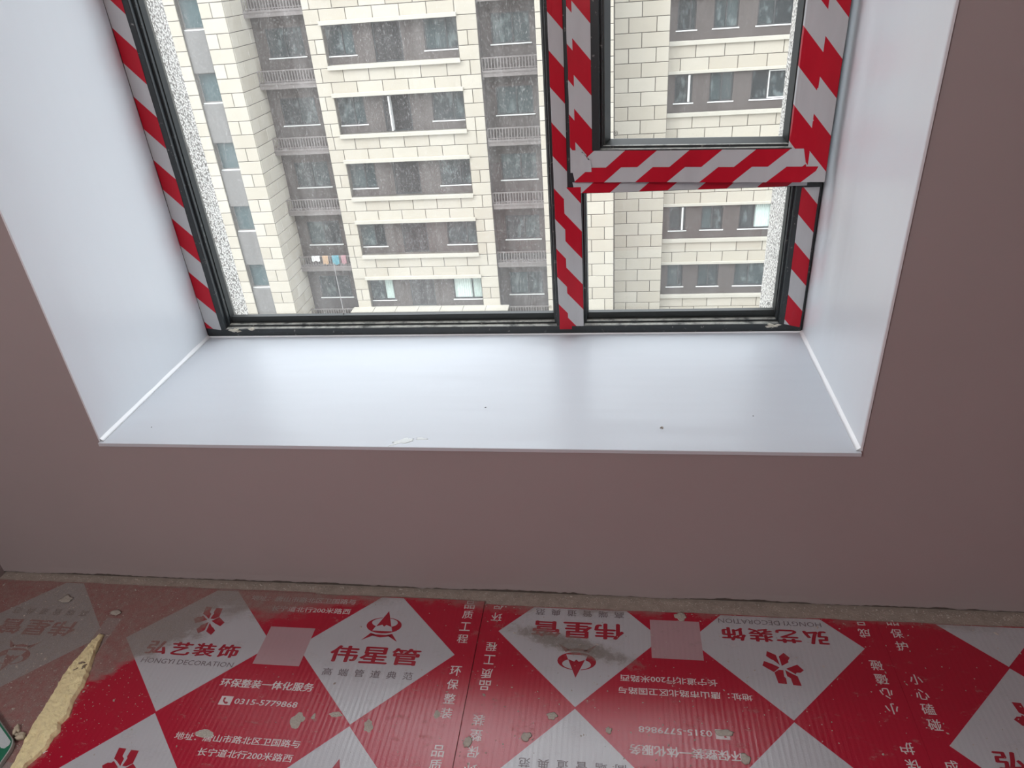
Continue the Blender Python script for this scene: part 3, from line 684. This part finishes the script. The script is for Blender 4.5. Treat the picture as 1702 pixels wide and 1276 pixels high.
def sheet(x0, vc, rot, z, ytop, label, worn='', y_end=-3.4):
    n = 40; T = 0.0022
    edge = [(x0+SHW*i/n, ytop+0.003*noise.noise((x0*3+i*0.35, 1.7, 0))) for i in range(n+1)]
    mb = MB().prism([(x0, y_end), (x0+SHW, y_end)]+edge[::-1], z, z+T)
    xs = [v[0] for v in mb.v]
    o = obj('protective_sheet', mb, M['f_red'], label=label, cat='floor sheet', group='printed protective sheets laid on the floor', origin=Vector((x0+SHW/2, -1.5, z)))
    for k in range(-1, 4):
        for nm, mbx, mts in cell(-k*0.405, worn):
            if rot: mbx.v = [(x0+SHW-u, vc-v, z+T+q) for u, v, q in mbx.v]
            else: mbx.v = [(x0+u, vc+v, z+T+q) for u, v, q in mbx.v]
            if not mbx.v or max(v[1] for v in mbx.v) < -0.66: continue
            c = cut(mbx, x0+0.001, x0+SHW-0.001, ytop-0.003)
            if c.f: flat_obj(nm, c, [M[m] for m in mts], o, kind='stuff' if nm == 'lettering' else None)
    return o
# k runs over cells; cells of a turned roll are counted from the far end
sheet(-1.396, -0.204-0.405*2, True, 0.0, -0.028, 'dust-covered red and white protective sheet in the far left corner', '环保整装一体化服务/0315-5779868/地址：唐山市路北区卫国路与/长宁道北行200米路西/小心磕碰/成品保护/品质工程')
sheet(-0.9265, -0.2095, False, 0.0036, -0.036, 'red and white protective sheet with upright lettering left of centre', '小心磕碰/成品保护')
sheet(0.0385, -0.129-0.405*2, True, 0.0, -0.044, 'red and white protective sheet with upside-down lettering right of centre')
sheet(1.0035, -0.3655+0.405, False, 0.0, -0.044, 'dark red protective sheet with upright lettering at far right')

# ------------------------------------------------------------------ debris
ZF = 0.0035
fl = [(-0.957,-0.205), (-0.962,-0.264), (-0.966,-0.336), (-0.955,-0.411), (-0.944,-0.496), (-0.928,-0.555), (-0.918,-0.61)]
frr = [(-0.944,-0.205), (-0.927,-0.267), (-0.911,-0.308), (-0.896,-0.357), (-0.895,-0.393), (-0.879,-0.438), (-0.886,-0.459), (-0.874,-0.476), (-0.880,-0.491), (-0.877,-0.514), (-0.882,-0.533), (-0.894,-0.557), (-0.890,-0.61)]
def lerp_poly(pl, y):
    for (x0, y0), (x1, y1) in zip(pl, pl[1:]):
        if y1 <= y <= y0: return x0+(x1-x0)*(y0-y)/(y0-y1)
    return pl[-1][0]
vs = []; fs = []; n, m = 150, 14
for i in range(n+1):
    y = -0.205-0.405*i/n; a = lerp_poly(fl, y); b = lerp_poly(frr, y)+0.002*noise.noise((y*90, 3, 0)); mid = (a+b)/2
    hh = 0.015*min(1, 0.35+i/18)*(1+0.25*noise.noise((y*14, 8, 0)))
    vs.append((a, y, ZF))
    for j in range(m+1):
        t = j/m; x = a+(b-a)*t
        prof = hh*(0.80+0.2*math.sin(math.pi*t)) if 0 < j < m else hh*(0.55 if j == 0 else 0.25)
        vs.append((x, y, ZF+prof+0.0032*noise.noise((x*85, y*60, 2))+0.0024*noise.noise((x*190, y*150, 5))))
    vs.append((b, y, ZF))
k = m+3
for i in range(n):
    for j in range(k-1): fs.append((i*k+j, i*k+j+1, (i+1)*k+j+1, (i+1)*k+j))
fs += [tuple(range(k-1,-1,-1)), tuple(range(n*k, n*k+k))]
mb = MB().add(vs, fs)
foam = obj('foam_strip', mb, M['foam'], smooth=False, label='long ragged strip of yellow cured foam on the dusty sheet', cat='debris')
obj('dirt_patch', MB().lump((-0.936, -0.302, ZF+0.0150), 0.009, 0.005, 0.0022, 4, rough=0.6, rot=0.3).lump((-0.923, -0.312, ZF+0.0150), 0.004, 0.008, 0.002, 9, rough=0.6).lump((-0.938, -0.321, ZF+0.0150), 0.007, 0.003, 0.002, 14, rough=0.6, rot=0.8), simple('dark_dirt', (0.22,0.17,0.12), 0.9, 0.6, 200), foam, label='dark dirt stain')
for i, (x, y, rx, ry, lb) in enumerate(((-0.962,-0.493,0.016,0.007,'small pale foam scrap between the packet and the yellow strip'), (-0.984,-0.478,0.007,0.013,'upright pale foam scrap by the green packet'))):
    obj('foam_scrap', MB().lump((x, y, ZF), rx, ry, 0.010, 11+i, rot=0.5*i, rough=0.6), simple('pale_foam', (0.55,0.48,0.36), 0.9, 0.2, 120), smooth=True, label=lb, cat='debris')
# flat green packet at the left edge, pale sides and a grey stripe along one edge
pc = Vector((-0.957, -0.512)); e1 = Vector((-0.85, 0.53)).normalized(); e2 = Vector((0.06, -1.0)).normalized()
def packet_outline(d, r):
    """outline shrunk by d with the near corner rounded by r"""
    inn = (e1+e2).normalized()*d*1.12; c = pc+inn; out = []
    for i in range(9):
        t = i/8; q = (c+e1*r)*(1-t)**2+c*2*t*(1-t)+(c+e2*r)*t*t; out.append((q.x, q.y))
    far = [c+e2*(0.11-2*d), c+e2*(0.11-2*d)+e1*(0.15-2*d), c+e1*(0.15-2*d)]
    return out+[(q.x, q.y) for q in far]
pk = obj('packet', MB().prism(packet_outline(0, 0.022), ZF, ZF+0.012), M['can_metal'], bevel=0.0015, label='green packet with a grey stripe lying at the left floor edge', cat='packet')
obj('green_face', MB().prism(packet_outline(0.0025, 0.020), ZF+0.012, ZF+0.0126), M['can_green'], pk)
n1 = (e2-e1*e1.dot(e2)).normalized()
st = [pc+n1*0.006+e1*0.008, pc+n1*0.012+e1*0.002, pc+n1*0.022+e1*0.002, pc+n1*0.026+e1*0.010, pc+n1*0.026+e1*0.14, pc+n1*0.006+e1*0.14]
obj('grey_stripe', MB().prism([(q.x, q.y) for q in st], ZF+0.0126, ZF+0.0131), M['can_label'], pk, label='grey stripe')
SPL = [(-0.334,-0.409,0.017,0.021,'pale mortar splat left of the centre diamond junction'), (-0.168,-0.409,0.014,0.017,'pale mortar splat right of the centre diamond junction'), (-0.252,-0.388,0.017,0.008,'thin mortar smear touching the white diamond tip'),
  (0.603,-0.369,0.020,0.008,'mortar smear over the upside-down telephone sign'), (0.640,-0.425,0.010,0.013,'mortar splat over the lowest upside-down lettering'), (0.537,-0.056,0.016,0.015,'mortar lump at the upper edge of the pale square'),
  (-1.130,-0.093,0.020,0.014,'flat plaster flake on the dusty left diamond'), (-0.958,-0.131,0.014,0.009,'small rubble lump on the dusty strip by the wall'), (0.184,-0.408,0.010,0.012,'faint mortar dab on red print below the arrow emblem'),
  (0.237,-0.354,0.011,0.010,'faint mortar dab left of the diamond tip'), (0.361,-0.381,0.007,0.008,'small pale mortar dab right of the diamond tip'), (-0.533,-0.455,0.028,0.011,'mortar smear over the address lettering'), (-0.02,-0.372,0.008,0.011,'mortar dab beside the vertical lettering'),
  (0.06,-0.43,0.010,0.014,'mortar dab on the seam at the lower edge'), (-0.30,-0.397,0.005,0.008,'small beige chip beside the left mortar splat')]
for i, (x, y, rx, ry, lb) in enumerate(SPL):
    obj('mortar_splat', MB().lump((x, y, 0.0028 if x > 0.04 else 0.0053), rx, ry, 0.0013, 20+i, seg=24, rings=5, rough=0.30), M['mortar'], smooth=True, label=lb, cat='mortar', group='mortar splats on the floor sheets')
obj('plaster_chip', MB().lump((-0.882,-0.527,ZF), 0.012, 0.003, 0.003, 50, rot=0.5), M['paper'], label='thin white chip right of the foam strip end', cat='debris')
obj('plaster_chip', MB().lump((-0.884,-0.343,ZF), 0.005, 0.002, 0.002, 51, rot=0.7), M['paper'], label='tiny white chip right of the foam strip middle', cat='debris')
# crumbs along the wall and over the dusty corner: too many to count
random.seed(3); mb = MB()
for i in range(4200):
    u = random.random()
    if u < 0.38: x, y = random.uniform(XL+0.01, 1.5), -0.002-abs(random.gauss(0, 0.022))
    elif u < 0.80: x, y = random.uniform(-1.35, -0.68), random.uniform(-0.62, -0.03)
    else: x, y = random.uniform(-0.7, 1.4), random.uniform(-0.6, -0.03)
    r = random.uniform(0.0006, 0.0018)*(1.9 if random.random() < 0.06 else 1)
    zb = 0.0 if y > -0.045 else (0.0052 if -0.93 < x < 0.038 else 0.0026)
    a = random.uniform(0, 6.28); e = random.uniform(0.5, 2.2)
    pts = [(r*e*math.cos(a), r*e*math.sin(a)), (-r*math.sin(a), r*math.cos(a)), (-r*e*math.cos(a), -r*e*math.sin(a)), (r*math.sin(a), -r*math.cos(a))]
    mb.add([(x+p, y+q, zb) for p, q in pts]+[(x+0.3*pts[0][0], y, zb+r*1.1)], [(0,1,4),(1,2,4),(2,3,4),(3,0,4)])
obj('plaster_crumbs', mb, M['rubble'], kind='stuff', label='fine plaster crumbs scattered over the floor sheets', cat='debris')
# sill crumbs
SILL = [(0.483, 0.077, 0.0045, 0.0034, 'dark grey crumb on the right half of the sill', 'mortar'), (0.052, 0.162, 0.0022, 0.0018, 'tiny black speck near the middle of the sill', 'speck'), (0.698, 0.131, 0.0015, 0.001, 'tiny dark speck toward the right end of the sill', 'speck'), (-0.80, 0.060, 0.0015, 0.001, 'tiny dark speck toward the left end of the sill', 'speck')]
for i, (x, y, r, h, lb, mt) in enumerate(SILL):
    obj('crumb', MB().lump((x, y, ZS), r, r*0.8, h, 70+i, seg=9, rings=3, rough=0.6), M[mt], label=lb, cat='debris')
obj('plaster_smear', MB().lump((-0.125, 0.010, ZS), 0.030, 0.010, 0.0004, 80, seg=22, rough=0.7, rot=0.5).lump((-0.085, 0.022, ZS), 0.016, 0.005, 0.0003, 81, rough=0.7), simple('pale_smear', (0.72,0.75,0.74), 0.8, 0.12, 200), smooth=True, label='pale plaster smear at the front edge of the sill', cat='plaster')
# plaster left in the frame corners
for i, (x, z, rx, rz, lb) in enumerate(((-0.802, 0.502, 0.018, 0.009, 'cream plaster residue in the lower left frame corner'), (-0.751, 0.505, 0.011, 0.006, 'smaller cream plaster residue right of the left frame corner'), (0.822, 0.500, 0.019, 0.007, 'grey plaster scrape in the lower right frame corner'))):
    t = MB().lump((0, 0, 0), rx, rz, 0.004, 90+i, seg=18, rough=0.7)
    obj('plaster_residue', MB().add([(x+v[0], YF-v[2], z+v[1]) for v in t.v], t.f), M['plasterwhite'], smooth=True, label=lb, cat='plaster')
